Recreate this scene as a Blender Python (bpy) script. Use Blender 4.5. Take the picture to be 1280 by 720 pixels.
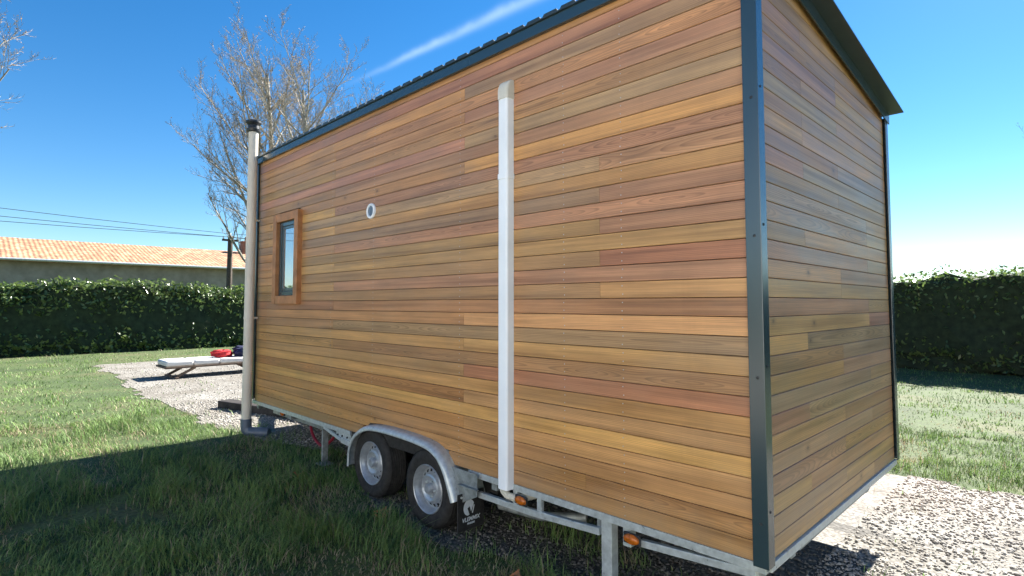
import bpy, math, random
import numpy as np
from mathutils import Vector, Matrix

random.seed(7); rng = np.random.default_rng(11)
for o in list(bpy.data.objects): bpy.data.objects.remove(o)
S = bpy.context.scene; C = S.collection; R = math.radians

# ------------------------------------------------------------------ camera, sky, sun, exposure
cam = bpy.data.objects.new('camera', bpy.data.cameras.new('camera')); C.objects.link(cam)
cam.data.sensor_width = 36; cam.data.lens = 701/1280*36
cam.data.shift_y = -18/1280
cam.data.clip_start = .05; cam.data.clip_end = 3000
cam.location = (0, 0, 1.66); cam.rotation_euler = (R(93.103), 0, R(90-44.67))
S.camera = cam

SUN_EL = 36.0; SUN_AZ = -.5           # azimuth from +Y towards +X
w = bpy.data.worlds.new('World'); S.world = w; w.use_nodes = True
nt = w.node_tree; bg = nt.nodes['Background']
sky = nt.nodes.new('ShaderNodeTexSky'); sky.sky_type = 'NISHITA'; sky.sun_disc = False
sky.sun_elevation = R(SUN_EL); sky.sun_rotation = R(SUN_AZ)
sky.air_density = 1.0; sky.dust_density = .05; sky.ozone_density = 3.5; sky.altitude = 200
hs = nt.nodes.new('ShaderNodeHueSaturation'); hs.inputs['Saturation'].default_value = 1.32
nt.links.new(sky.outputs[0], hs.inputs['Color']); 
# one thin pale streak high in the sky: a band along a great circle
yaw_ = R(90-44.67); pit_ = R(3.103)
def sky_dir(x, y):
    f_ = Vector((-math.sin(yaw_)*math.cos(pit_), math.cos(yaw_)*math.cos(pit_), math.sin(pit_))); r_ = Vector((math.cos(yaw_), math.sin(yaw_), 0)); u_ = r_.cross(f_)
    return (f_+r_*((x-640)/701)-u_*((y-342)/701)).normalized()
c0_, c1_ = sky_dir(435, 106), sky_dir(690, -15); cn_ = c0_.cross(c1_).normalized(); ca_ = (c1_-c0_*c0_.dot(c1_)).normalized()
def wn(op, a, b=None, c=None):
    n = nt.nodes.new('ShaderNodeMath'); n.operation = op
    for i, v in enumerate((a, b, c)):
        if v is None: continue
        if isinstance(v, (int, float)): n.inputs[i].default_value = v
        else: nt.links.new(v, n.inputs[i])
    return n.outputs[0]
tcw = nt.nodes.new('ShaderNodeTexCoord')
def wdot(v):
    n = nt.nodes.new('ShaderNodeVectorMath'); n.operation = 'DOT_PRODUCT'; n.inputs[1].default_value = v; nt.links.new(tcw.outputs['Generated'], n.inputs[0]); return n.outputs['Value']
nzw = nt.nodes.new('ShaderNodeTexNoise'); nzw.inputs['Scale'].default_value = 26; nzw.inputs['Detail'].default_value = 7; nt.links.new(tcw.outputs['Generated'], nzw.inputs['Vector'])
al_ = wdot(ca_); wd_ = wn('MULTIPLY_ADD', al_, .016, .0038)
ds_ = wn('DIVIDE', wn('ADD', wdot(cn_), wn('MULTIPLY', wn('SUBTRACT', nzw.outputs['Fac'], .5), .006)), wd_)
band_ = wn('POWER', 2.718, wn('MULTIPLY', wn('MULTIPLY', ds_, ds_), -1.0))
ss_ = nt.nodes.new('ShaderNodeMapRange'); ss_.interpolation_type = 'SMOOTHSTEP'; nt.links.new(al_, ss_.inputs[0]); ss_.inputs[1].default_value = -.03; ss_.inputs[2].default_value = .16
amt_ = wn('MULTIPLY', wn('MULTIPLY', band_, ss_.outputs[0]), wn('MULTIPLY_ADD', nzw.outputs['Fac'], .28, .10))
mxw = nt.nodes.new('ShaderNodeMix'); mxw.data_type = 'RGBA'; nt.links.new(amt_, mxw.inputs[0]); nt.links.new(hs.outputs[0], mxw.inputs[6]); mxw.inputs[7].default_value = (7.0, 8.5, 10.5, 1)
nt.links.new(mxw.outputs[2], bg.inputs['Color'])
bg.inputs['Strength'].default_value = .045
sun = bpy.data.objects.new('sun', bpy.data.lights.new('sun', 'SUN')); C.objects.link(sun)
sun.data.energy = 5.0; sun.data.angle = R(.55); sun.data.color = (1, .955, .885)
sd = Vector((math.cos(R(SUN_EL))*math.sin(R(SUN_AZ)), math.cos(R(SUN_EL))*math.cos(R(SUN_AZ)), math.sin(R(SUN_EL))))
sun.rotation_euler = sd.to_track_quat('Z', 'Y').to_euler()
vs = S.view_settings; vs.view_transform = 'Standard'; vs.look = 'None'; vs.gamma = 1; vs.use_curve_mapping = False
vs.exposure = 2.1

# ------------------------------------------------------------------ node helpers
def new_mat(name):
    m = bpy.data.materials.new(name); m.use_nodes = True
    return m, m.node_tree, m.node_tree.nodes['Principled BSDF']
def N(t, typ, **kw):
    n = t.nodes.new(typ)
    for k, v in kw.items():
        if k in n.inputs: n.inputs[k].default_value = v
        else: setattr(n, k, v)
    return n
def math_(t, op, a, b=None):
    n = t.nodes.new('ShaderNodeMath'); n.operation = op
    for i, v in enumerate((a, b)):
        if v is None: continue
        if isinstance(v, (int, float)): n.inputs[i].default_value = v
        else: t.links.new(v, n.inputs[i])
    return n.outputs[0]
def ramp(t, fac, stops):
    n = t.nodes.new('ShaderNodeValToRGB'); cr = n.color_ramp
    while len(cr.elements) < len(stops): cr.elements.new(.5)
    for e, (p, c) in zip(cr.elements, stops):
        e.position = p; e.color = (c[0], c[1], c[2], 1) if not isinstance(c, (int, float)) else (c, c, c, 1)
    t.links.new(fac, n.inputs[0]); return n.outputs[0]
def mix(t, mode, fac, a, b):
    n = t.nodes.new('ShaderNodeMix'); n.data_type = 'RGBA'; n.blend_type = mode
    for i, v in ((0, fac), (6, a), (7, b)):
        if isinstance(v, (int, float)): n.inputs[i].default_value = v
        elif isinstance(v, tuple): n.inputs[i].default_value = (*v, 1)
        else: t.links.new(v, n.inputs[i])
    return n.outputs[2]
def coords(t, scale=(1, 1, 1), kind='Object'):
    tc = t.nodes.new('ShaderNodeTexCoord'); mp = t.nodes.new('ShaderNodeMapping')
    mp.inputs['Scale'].default_value = scale
    t.links.new(tc.outputs[kind], mp.inputs[0]); return mp.outputs[0]
def bump(t, b, h, strength, dist=.01):
    n = N(t, 'ShaderNodeBump', Strength=strength, Distance=dist)
    t.links.new(h, n.inputs['Height']); t.links.new(n.outputs[0], b.inputs['Normal'])

def mat_plain(name, col, rough=.6, metal=0, var=.12, scale=12, ior=1.45, bumpy=0, rvar=0):
    m, t, b = new_mat(name)
    v = coords(t)
    n = N(t, 'ShaderNodeTexNoise', Scale=scale, Detail=5, Roughness=.6); t.links.new(v, n.inputs['Vector'])
    lo = tuple(c*(1-var*1.6) for c in col); hi = tuple(min(1, c*(1+var)) for c in col)
    t.links.new(ramp(t, n.outputs['Fac'], [(.3, lo), (.7, hi)]), b.inputs['Base Color'])
    b.inputs['Roughness'].default_value = rough; b.inputs['Metallic'].default_value = metal; b.inputs['IOR'].default_value = ior
    if rvar:
        r = ramp(t, n.outputs['Fac'], [(.3, max(.02, rough-rvar)), (.7, min(1, rough+rvar))]); t.links.new(r, b.inputs['Roughness'])
    if bumpy: bump(t, b, n.outputs['Fac'], bumpy, .01)
    return m
def mat_attr(name, rough=.7, trans=0, spec=.3, gain=.2, scale=3):
    m, t, b = new_mat(name)
    a = N(t, 'ShaderNodeAttribute', attribute_name='col')
    v = coords(t); n = N(t, 'ShaderNodeTexNoise', Scale=scale, Detail=4); t.links.new(v, n.inputs['Vector'])
    k = ramp(t, n.outputs['Fac'], [(.3, 1-gain), (.7, 1.0)])
    t.links.new(mix(t, 'MULTIPLY', 1.0, a.outputs['Color'], k), b.inputs['Base Color'])
    b.inputs['Roughness'].default_value = rough; b.inputs['Specular IOR Level'].default_value = spec
    if trans:
        tr = N(t, 'ShaderNodeBsdfTranslucent'); t.links.new(a.outputs['Color'], tr.inputs['Color'])
        ms = N(t, 'ShaderNodeMixShader'); ms.inputs[0].default_value = trans
        t.links.new(b.outputs[0], ms.inputs[1]); t.links.new(tr.outputs[0], ms.inputs[2])
        t.links.new(ms.outputs[0], t.nodes['Material Output'].inputs['Surface'])
    return m

def mat_wood():
    m, t, b = new_mat('cedar_boards')
    uv = N(t, 'ShaderNodeUVMap', uv_map='board'); sx = N(t, 'ShaderNodeSeparateXYZ'); t.links.new(uv.outputs[0], sx.inputs[0])
    u, v = sx.outputs[0], sx.outputs[1]
    col = N(t, 'ShaderNodeAttribute', attribute_name='col'); rd = N(t, 'ShaderNodeAttribute', attribute_name='seed')
    sr = N(t, 'ShaderNodeSeparateColor'); t.links.new(rd.outputs['Color'], sr.inputs[0])
    seed, off, tilt = sr.outputs[0], sr.outputs[1], sr.outputs[2]
    def vec(x, y, z):
        c = N(t, 'ShaderNodeCombineXYZ')
        for i, q in enumerate((x, y, z)): t.links.new(q, c.inputs[i]) if not isinstance(q, (int, float)) else setattr(c.inputs[i], 'default_value', q)
        return c.outputs[0]
    s40 = math_(t, 'MULTIPLY', seed, 40)
    def noise(su, sv, sc=1, det=3, rough=.55):
        n = N(t, 'ShaderNodeTexNoise', Scale=sc, Detail=det, Roughness=rough)
        t.links.new(vec(math_(t, 'MULTIPLY', u, su), math_(t, 'MULTIPLY', v, sv), s40), n.inputs['Vector']); return n.outputs['Fac']
    fine = noise(2.2, 230, 1, 3); band = noise(.55, 24, 1, 3); blot = noise(1.6, 7, 1, 5, .65); wob = noise(2.0, 9, 1, 2); slow = noise(.8, .8, 1, 1)
    # annual rings cut by the board face: sqrt((v+off)^2 + (tilt*u)^2)
    d = math_(t, 'ADD', math_(t, 'MULTIPLY', math_(t, 'SUBTRACT', slow, .5), .22), math_(t, 'MULTIPLY', math_(t, 'SUBTRACT', wob, .5), .012))
    vv = math_(t, 'ADD', v, off)
    fld = math_(t, 'SQRT', math_(t, 'ADD', math_(t, 'MULTIPLY', vv, vv), math_(t, 'MULTIPLY', d, d)))
    fld = math_(t, 'ADD', fld, math_(t, 'MULTIPLY', math_(t, 'SUBTRACT', wob, .5), .01))
    ring = math_(t, 'FRACT', math_(t, 'MULTIPLY', fld, 120))
    ringc = ramp(t, ring, [(0, 1.05), (.5, .96), (.85, .67), (.93, .65), (1, 1.05)])
    ringamt = tilt
    c = mix(t, 'MULTIPLY', ringamt, col.outputs['Color'], ringc)
    c = mix(t, 'MULTIPLY', 1.0, c, ramp(t, fine, [(.3, .80), (.7, 1.10)]))
    c = mix(t, 'MULTIPLY', 1.0, c, ramp(t, band, [(.28, (.66, .61, .58)), (.5, (1, 1, 1)), (.72, (1.22, 1.23, 1.2))]))
    c = mix(t, 'MULTIPLY', 1.0, c, ramp(t, blot, [(.3, .78), (.62, 1.08)]))
    # grey weather stains
    tc = coords(t, (.9, .9, 2.2)); ns = N(t, 'ShaderNodeTexNoise', Scale=1.3, Detail=4, Roughness=.6); t.links.new(tc, ns.inputs['Vector'])
    c = mix(t, 'MIX', ramp(t, ns.outputs['Fac'], [(.5, 0), (.8, .42)]), c, (.29, .205, .135))
    # run-off streaks and mud splash low on the wall
    tc2 = coords(t, (7, 7, .45)); ns2 = N(t, 'ShaderNodeTexNoise', Scale=1.0, Detail=4, Roughness=.65); t.links.new(tc2, ns2.inputs['Vector'])
    c = mix(t, 'MULTIPLY', 1.0, c, ramp(t, ns2.outputs['Fac'], [(.25, (.93, .925, .92)), (.42, (1, 1, 1)), (1, (1.0, 1.0, 1.0))]))
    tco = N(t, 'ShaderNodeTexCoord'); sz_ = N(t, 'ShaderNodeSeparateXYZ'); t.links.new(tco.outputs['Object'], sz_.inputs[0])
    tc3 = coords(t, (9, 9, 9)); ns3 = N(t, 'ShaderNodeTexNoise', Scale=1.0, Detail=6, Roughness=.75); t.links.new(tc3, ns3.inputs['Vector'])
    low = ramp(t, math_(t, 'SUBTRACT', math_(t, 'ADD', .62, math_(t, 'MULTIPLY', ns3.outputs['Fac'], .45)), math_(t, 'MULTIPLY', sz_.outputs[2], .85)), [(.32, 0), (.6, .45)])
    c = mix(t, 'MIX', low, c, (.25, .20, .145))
    # knots
    vo = N(t, 'ShaderNodeTexVoronoi', Scale=2.1); vo.feature = 'F1'
    t.links.new(vec(math_(t, 'ADD', math_(t, 'MULTIPLY', u, .62), math_(t, 'MULTIPLY', wob, .05)), math_(t, 'ADD', v, math_(t, 'MULTIPLY', blot, .03)), 0), vo.inputs['Vector'])
    vo.voronoi_dimensions = '2D'
    sepc = N(t, 'ShaderNodeSeparateColor'); t.links.new(vo.outputs['Color'], sepc.inputs[0])
    kd = ramp(t, vo.outputs['Distance'], [(.0, 1), (.012, .8), (.026, .3), (.07, 0)])
    kk = mix(t, 'MULTIPLY', 1.0, kd, ramp(t, sepc.outputs[0], [(.5, 1), (.52, 0)]))
    c = mix(t, 'MIX', math_(t, 'MULTIPLY', kk, .85), c, (.11, .055, .03))
    t.links.new(c, b.inputs['Base Color'])
    t.links.new(ramp(t, blot, [(.3, .34), (.7, .52)]), b.inputs['Roughness']); b.inputs['Specular IOR Level'].default_value = .55
    h = math_(t, 'ADD', fine, math_(t, 'MULTIPLY', ring, .25)); bump(t, b, h, .12, .003)
    return m

M = {}
M['wood'] = mat_wood()
M['core'] = mat_plain('dark_batten', (.035, .022, .015), .9)
M['casing'] = mat_plain('casing_wood', (.42, .185, .07), .5, var=.22, scale=9)
M['anthracite'] = mat_plain('anthracite_coating', (.023, .045, .056), .22, var=.03, scale=2, ior=1.8)
M['roof'] = mat_plain('roof_sheet', (.03, .045, .055), .4, var=.1)
M['galv'] = mat_plain('galvanised_steel', (.50, .545, .55), .38, metal=.35, var=.16, scale=30, rvar=.12)
M['galvdull'] = mat_plain('dull_galvanised', (.30, .33, .33), .55, metal=.5, var=.3, scale=18, rvar=.1)
M['under'] = mat_plain('underfloor', (.05, .05, .048), .8)
M['rubber'] = mat_plain('rubber', (.024, .023, .022), .8, var=.4, scale=25)
M['rim'] = mat_plain('wheel_silver', (.38, .41, .44), .36, metal=.45, var=.14, scale=30, rvar=.08)
M['drum'] = mat_plain('brake_drum', (.03, .03, .03), .7)
M['white'] = mat_plain('white_pvc', (.84, .88, .92), .35, var=.04, scale=3)
M['cream'] = mat_plain('cream_pvc', (.62, .60, .52), .45, var=.08)
M['pvc'] = mat_plain('grey_pvc', (.66, .60, .50), .5, var=.07, scale=3)
M['pvcdark'] = mat_plain('blue_grey_pvc', (.10, .13, .17), .4, var=.1)
M['bluegrey'] = mat_plain('blue_grey_plastic', (.17, .24, .33), .4)
M['black'] = mat_plain('black_plastic', (.018, .02, .024), .4)
M['amber'] = mat_plain('amber_plastic', (.46, .12, .012), .18, var=.35, scale=60)
M['flaplogo'] = mat_plain('pale_print', (.62, .66, .70), .5, var=.08, scale=40)
M['red'] = mat_plain('red_plastic', (.24, .012, .025), .4)
M['glass'] = mat_plain('window_glass', (.50, .56, .62), .015, metal=.85, var=.01, ior=1.6)
M['grass'] = mat_attr('grass_blades', .55, .3, .25)
M['leaf'] = mat_attr('leaves', .3, .35, .6)
M['pebble'] = mat_attr('pebbles', .8, 0, .3)
M['bark'] = mat_plain('pale_bark', (.33, .30, .25), .85, var=.45, scale=5)
M['twig'] = mat_plain('twig_bark', (.37, .33, .275), .85, var=.4, scale=3)
M['bud'] = mat_attr('dry_leaves', .7, .3, .2)
M['hedgecore'] = mat_plain('hedge_inside', (.022, .036, .014), .9, var=.4, scale=8)
M['tile'] = None
def mat_ground():
    m, t, b = new_mat('lawn_soil'); v = coords(t)
    n1 = N(t, 'ShaderNodeTexNoise', Scale=.7, Detail=6, Roughness=.65); t.links.new(v, n1.inputs['Vector'])
    n2 = N(t, 'ShaderNodeTexNoise', Scale=28, Detail=4); t.links.new(v, n2.inputs['Vector'])
    c = ramp(t, n1.outputs['Fac'], [(.3, (.035, .06, .014)), (.5, (.06, .095, .022)), (.68, (.10, .105, .04))])
    c = mix(t, 'MULTIPLY', 1.0, c, ramp(t, n2.outputs['Fac'], [(.3, .55), (.7, 1.25)]))
    t.links.new(c, b.inputs['Base Color']); b.inputs['Roughness'].default_value = .95
    bump(t, b, n2.outputs['Fac'], .6, .03); return m
def mat_gravel(nm='gravel', g=1.0):
    m, t, b = new_mat(nm); v = coords(t)
    vo = N(t, 'ShaderNodeTexVoronoi', Scale=42, Randomness=1); t.links.new(v, vo.inputs['Vector'])
    n1 = N(t, 'ShaderNodeTexNoise', Scale=1.6, Detail=5, Roughness=.6); t.links.new(v, n1.inputs['Vector'])
    sc = N(t, 'ShaderNodeSeparateColor'); t.links.new(vo.outputs['Color'], sc.inputs[0])
    c = ramp(t, sc.outputs[0], [(0, (.27*g, .25*g, .215*g)), (.5, (.43*g, .405*g, .35*g)), (1, (.60*g, .575*g, .52*g))])
    c = mix(t, 'MULTIPLY', 1.0, c, ramp(t, vo.outputs['Distance'], [(.2, 1), (.75, .55)]))
    c = mix(t, 'MULTIPLY', 1.0, c, ramp(t, n1.outputs['Fac'], [(.32, (.62, .58, .52)), (.68, (1.1, 1.1, 1.1))]))
    t.links.new(c, b.inputs['Base Color']); b.inputs['Roughness'].default_value = .9
    bump(t, b, vo.outputs['Distance'], .7, -.008); return m
def mat_tile():
    m, t, b = new_mat('clay_tiles'); v = coords(t)
    wv = N(t, 'ShaderNodeTexWave', Scale=1.5, Distortion=1.5, Detail=2.0); wv.bands_direction = 'Y'; t.links.new(v, wv.inputs['Vector'])
    vo = N(t, 'ShaderNodeTexVoronoi', Scale=4.5); t.links.new(v, vo.inputs['Vector'])
    sc = N(t, 'ShaderNodeSeparateColor'); t.links.new(vo.outputs['Color'], sc.inputs[0])
    c = ramp(t, sc.outputs[0], [(0, (.22, .11, .06)), (.5, (.36, .17, .085)), (1, (.46, .27, .16))])
    t.links.new(c, b.inputs['Base Color']); b.inputs['Roughness'].default_value = .85
    bump(t, b, wv.outputs['Fac'], .5, .04); return m
M['ground'] = mat_ground(); M['gravel'] = mat_gravel(); M['yard'] = mat_gravel('yard_gravel', .66); M['gravel_shade'] = mat_gravel('shaded_gravel', .3); M['tile'] = mat_tile()
M['render'] = mat_plain('house_render', (.30, .27, .235), .9, var=.18, scale=2)
M['reflector_white'] = mat_plain('reflector_white', (.75, .735, .705), .9, var=.05, scale=2)
M['stone'] = mat_plain('chimney_brick', (.24, .13, .09), .9, var=.3, scale=6)
M['shutter'] = mat_plain('shutter_paint', (.16, .2, .22), .6)
M['pole'] = mat_plain('pole_wood', (.09, .07, .055), .85, var=.3)
M['wire'] = mat_plain('wire', (.02, .02, .02), .6)
M['tablewood'] = mat_plain('weathered_wood', (.17, .12, .085), .8, var=.3)
M['tabletop'] = mat_plain('white_table', (.72, .70, .66), .5, var=.06)
M['navy'] = mat_plain('navy_fabric', (.02, .025, .075), .8, var=.3)
M['redfab'] = mat_plain('red_fabric', (.45, .02, .025), .8, var=.25)
M['shade_dark'] = mat_plain('shade_beam_dark', (.04, .034, .03), .85, var=.4, scale=9)

# ------------------------------------------------------------------ mesh helpers
class MB:
    def __init__(s): s.v = []; s.f = []
    def add(s, vs, fs):
        k = len(s.v); s.v += [tuple(p) for p in vs]; s.f += [tuple(i+k for i in f) for f in fs]; return s
    def box(s, a, b):
        x0, y0, z0 = a; x1, y1, z1 = b
        return s.add([(x0,y0,z0),(x1,y0,z0),(x1,y1,z0),(x0,y1,z0),(x0,y0,z1),(x1,y0,z1),(x1,y1,z1),(x0,y1,z1)],
                     [(3,2,1,0),(4,5,6,7),(0,1,5,4),(1,2,6,5),(2,3,7,6),(3,0,4,7)])
    def bar(s, a, b, wx, h, up=(0, 0, 1)):      # rectangular bar between two points
        a = Vector(a); b = Vector(b); d = (b-a).normalized(); sdv = d.cross(Vector(up)).normalized(); u = sdv.cross(d)
        p = [q + sdv*sx*wx/2 + u*su*h/2 for q in (a, b) for sx, su in ((-1,-1),(1,-1),(1,1),(-1,1))]
        return s.add(p, [(3,2,1,0),(4,5,6,7),(0,1,5,4),(1,2,6,5),(2,3,7,6),(3,0,4,7)])
    def tube(s, pts, rad, n=12, caps=True):
        pts = [Vector(p) for p in pts]; rad = rad if isinstance(rad, (list, tuple)) else [rad]*len(pts)
        k = len(s.v); d = (pts[1]-pts[0]).normalized(); ref = d.orthogonal().normalized()
        for i, p in enumerate(pts):
            d = (pts[min(i+1, len(pts)-1)]-pts[max(i-1, 0)]).normalized()
            ref = (ref - d*ref.dot(d)).normalized(); q = d.cross(ref)
            for j in range(n):
                a = 2*math.pi*j/n; s.v.append(tuple(p+(ref*math.cos(a)+q*math.sin(a))*rad[i]))
        for i in range(len(pts)-1):
            for j in range(n): s.f.append((k+i*n+j, k+i*n+(j+1) % n, k+(i+1)*n+(j+1) % n, k+(i+1)*n+j))
        if caps: s.f.append(tuple(k+j for j in reversed(range(n)))); s.f.append(tuple(k+(len(pts)-1)*n+j for j in range(n)))
        return s
    def lathe(s, prof, c, axis='Z', n=48, skip=None):
        k = len(s.v)
        for r, h in prof:
            for j in range(n):
                a = 2*math.pi*j/n; x, y = r*math.cos(a), r*math.sin(a)
                s.v.append((c[0]+x, c[1]+y, c[2]+h) if axis == 'Z' else (c[0]+x, c[1]+h, c[2]+y))
        for i in range(len(prof)-1):
            for j in range(n):
                if skip and skip(i, j): continue
                f = (k+i*n+j, k+i*n+(j+1) % n, k+(i+1)*n+(j+1) % n, k+(i+1)*n+j)
                s.f.append(f if axis == 'Z' else f[::-1])
        return s
    def prism(s, poly, d0, d1, plane='XZ'):      # polygon extruded along the remaining axis
        def P(a, b, d): return (a, d, b) if plane == 'XZ' else ((d, a, b) if plane == 'YZ' else (a, b, d))
        n = len(poly)
        return s.add([P(a, b, d0) for a, b in poly]+[P(a, b, d1) for a, b in poly],
                     [tuple(range(n)), tuple(reversed(range(n, 2*n)))]+[(i+n, (i+1) % n+n, (i+1) % n, i) for i in range(n)])

W = {}
def thing(name, label, cat, loc=(0, 0, 0), group=None):
    o = bpy.data.objects.new(name, None); C.objects.link(o); o.location = loc; o.empty_display_size = .1
    o['label'] = label; o['category'] = cat
    if group: o['group'] = group
    W[o.name] = Vector(loc); return o
def obj(name, mb, mat, parent=None, loc=None, bevel=0, smooth=False, label=None, rotz=0):
    org = Vector(loc) if loc is not None else Vector((0, 0, 0))
    pw = W[parent.name] if parent else Vector((0, 0, 0))
    me = bpy.data.meshes.new(name)
    vsx = mb.v if loc is not None else [(x-pw.x, y-pw.y, z-pw.z) for x, y, z in mb.v]
    me.from_pydata(vsx, [], mb.f); me.update()
    o = bpy.data.objects.new(name, me); C.objects.link(o)
    if mat: me.materials.append(mat)
    if parent: o.parent = parent
    if loc is not None: o.location = org-pw; W[o.name] = org
    else: W[o.name] = pw.copy()
    o.rotation_euler.z = rotz
    if bevel:
        b = o.modifiers.new('b', 'BEVEL'); b.width = bevel; b.segments = 2; b.limit_method = 'ANGLE'
    if smooth:
        me.polygons.foreach_set('use_smooth', [True]*len(me.polygons))
        try: me.set_sharp_from_angle(angle=R(38))
        except Exception: pass
    if label: o['label'] = label
    return o
def tag(o, label=None, cat=None, group=None, kind=None):
    if label: o['label'] = label
    if cat: o['category'] = cat
    if group: o['group'] = group
    if kind: o['kind'] = kind
    return o
def raw(name, verts, loops, sizes, mat, cols=None, parent=None, smooth=False):
    """big mesh straight from arrays; cols is one rgb per vertex"""
    me = bpy.data.meshes.new(name); nv = len(verts)
    if parent is not None:
        verts = verts - np.array(W[parent.name])
    me.vertices.add(nv); me.vertices.foreach_set('co', np.ascontiguousarray(verts, dtype=np.float32).ravel())
    me.loops.add(len(loops)); me.loops.foreach_set('vertex_index', np.asarray(loops, dtype=np.int32))
    sizes = np.asarray(sizes, dtype=np.int32); st = np.concatenate([[0], np.cumsum(sizes)[:-1]]).astype(np.int32)
    me.polygons.add(len(sizes)); me.polygons.foreach_set('loop_start', st); me.polygons.foreach_set('loop_total', sizes)
    if smooth: me.polygons.foreach_set('use_smooth', np.ones(len(sizes), dtype=bool))
    if cols is not None:
        a = me.attributes.new('col', 'FLOAT_COLOR', 'POINT'); c4 = np.ones((nv, 4), dtype=np.float32); c4[:, :3] = cols
        a.data.foreach_set('color', c4.ravel())
    me.update(calc_edges=True); me.validate()
    if mat: me.materials.append(mat)
    o = bpy.data.objects.new(name, me); C.objects.link(o)
    if parent is not None: o.parent = parent; W[o.name] = W[parent.name].copy()
    return o

_lat = rng.random((256, 256))
def vnoise(x, y):
    xi = np.floor(x).astype(int); yi = np.floor(y).astype(int); fx = x-xi; fy = y-yi
    fx = fx*fx*(3-2*fx); fy = fy*fy*(3-2*fy); g = lambda i, j: _lat[i % 256, j % 256]
    return (g(xi, yi)*(1-fx)+g(xi+1, yi)*fx)*(1-fy)+(g(xi, yi+1)*(1-fx)+g(xi+1, yi+1)*fx)*fy
def gz(x, y=0):                                  # the ground rises gently towards the yard
    s = np.clip((-2.6-np.asarray(x, dtype=float))/4.0, 0, 1); return .045+.125*s*s*(3-2*s)
def gravel_mask(x, y):
    n = vnoise(x*1.3+40, y*1.3+9)*.55+vnoise(x*4.1, y*4.1)*.25
    edge = 2.62-n*.75+np.where(x > -6.3, np.clip((x+6.3)*.08, 0, .12), 0)
    edge = np.where((x > -6.2) & (x < -4.3), edge+.35*np.sin((x+6.2)/1.9*np.pi), edge)
    far = np.where(x < -6.5, 10.0+n, 6.0+n)
    return (y > edge) & (y < far) & (x > -16.8-n) & (x < .1+n)

# ------------------------------------------------------------------ ground
xs = np.unique(np.concatenate([np.linspace(-400, -40, 10), np.linspace(-40, 20, 121), np.linspace(20, 400, 10)]))
ys = np.unique(np.concatenate([np.linspace(-400, -20, 10), np.linspace(-20, 40, 61), np.linspace(40, 400, 10)]))
gx, gy = np.meshgrid(xs, ys, indexing='ij'); P = np.stack([gx, gy, gz(gx)], -1).reshape(-1, 3)
nx, ny = len(xs), len(ys); ii, jj = np.meshgrid(np.arange(nx-1), np.arange(ny-1), indexing='ij')
q = np.stack([ii*ny+jj, (ii+1)*ny+jj, (ii+1)*ny+jj+1, ii*ny+jj+1], -1).reshape(-1)
tag(raw('ground', P, q, np.full(len(q)//4, 4), M['ground'], smooth=True), kind='structure')
st = .08; xs = np.arange(-18, 1, st); ys = np.arange(1.4, 11.2, st)
gx, gy = np.meshgrid(xs, ys, indexing='ij'); P = np.stack([gx, gy, gz(gx)+.006], -1).reshape(-1, 3)
nx, ny = len(xs), len(ys); ii, jj = np.meshgrid(np.arange(nx-1), np.arange(ny-1), indexing='ij')
ok = gravel_mask(gx[:-1, :-1]+st/2, gy[:-1, :-1]+st/2).reshape(-1)
q = np.stack([ii*ny+jj, (ii+1)*ny+jj, (ii+1)*ny+jj+1, ii*ny+jj+1], -1).reshape(-1, 4)[ok].reshape(-1)
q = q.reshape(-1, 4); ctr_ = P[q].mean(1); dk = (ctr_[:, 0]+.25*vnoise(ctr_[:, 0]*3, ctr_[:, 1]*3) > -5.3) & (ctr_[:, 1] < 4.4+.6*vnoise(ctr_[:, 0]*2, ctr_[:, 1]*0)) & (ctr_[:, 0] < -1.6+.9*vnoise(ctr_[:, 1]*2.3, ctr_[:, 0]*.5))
tag(raw('gravel_yard', P, q[~dk].reshape(-1), np.full((~dk).sum(), 4), M['yard'], smooth=True), kind='structure')
tag(raw('shaded_gravel', P, q[dk].reshape(-1), np.full(dk.sum(), 4), M['gravel_shade'], smooth=True), kind='structure')  # darker copy of the yard gravel: house shade put into its colour

dm = MB(); xa = np.linspace(-13, 13.5, 54)
for x in xa:
    for y in (-13.5, -1.9+.3*math.sin(x*.9)): dm.v.append((x, y, float(gz(x))+.006))
dm.f = [(2*i, 2*i+2, 2*i+3, 2*i+1) for i in range(len(xa)-1)]
tag(obj('reflector_ground', dm, M['gravel']), kind='structure')  # unseen pale ground, added to bounce sunlight onto the long wall

# ------------------------------------------------------------------ the tiny house
BASE = (-3.9, 3.7, .1)
H = thing('tiny_house', 'cedar clad tiny house on a tandem axle trailer, white duct down its long wall', 'tiny house', BASE)
X0, X1, Y0, Y1 = -6.83, -.985, 2.5, 4.9
ZB, ZT, PITCH = .545, 3.325, .0881
PAL = {'Y': (.56, .315, .125), 'T': (.48, .262, .118), 'O': (.50, .25, .105), 'R': (.40, .18, .098), 'G': (.42, .265, .15), 'P': (.46, .24, .14), 'K': (.46, .245, .115)}
ROWS = ['T---', 'Y--k', 'T---', 'O-Y-', 'Y---', 'O-T-', 'Y---', 'T-R-', 'Yk--', 'Y-Y-', 'TG--', 'O-Y-', 'RT--', 'T--Y', 'TP--', 'T--R',
        'TY--', 'T--P', 'Tp--', 'G--P', 'YT--', 'G--P', 'YP--', 'T-Y-', 'TP--', 'P-G-', 'TT--', 'T-P-', 'Tk--', 'T-G-', 'P---', 'T---', 'Y---']
JX = [X0+.055, -4.90, -3.003, -1.843, X1-.05]
ROWJ1 = {1: -1.95}
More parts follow.
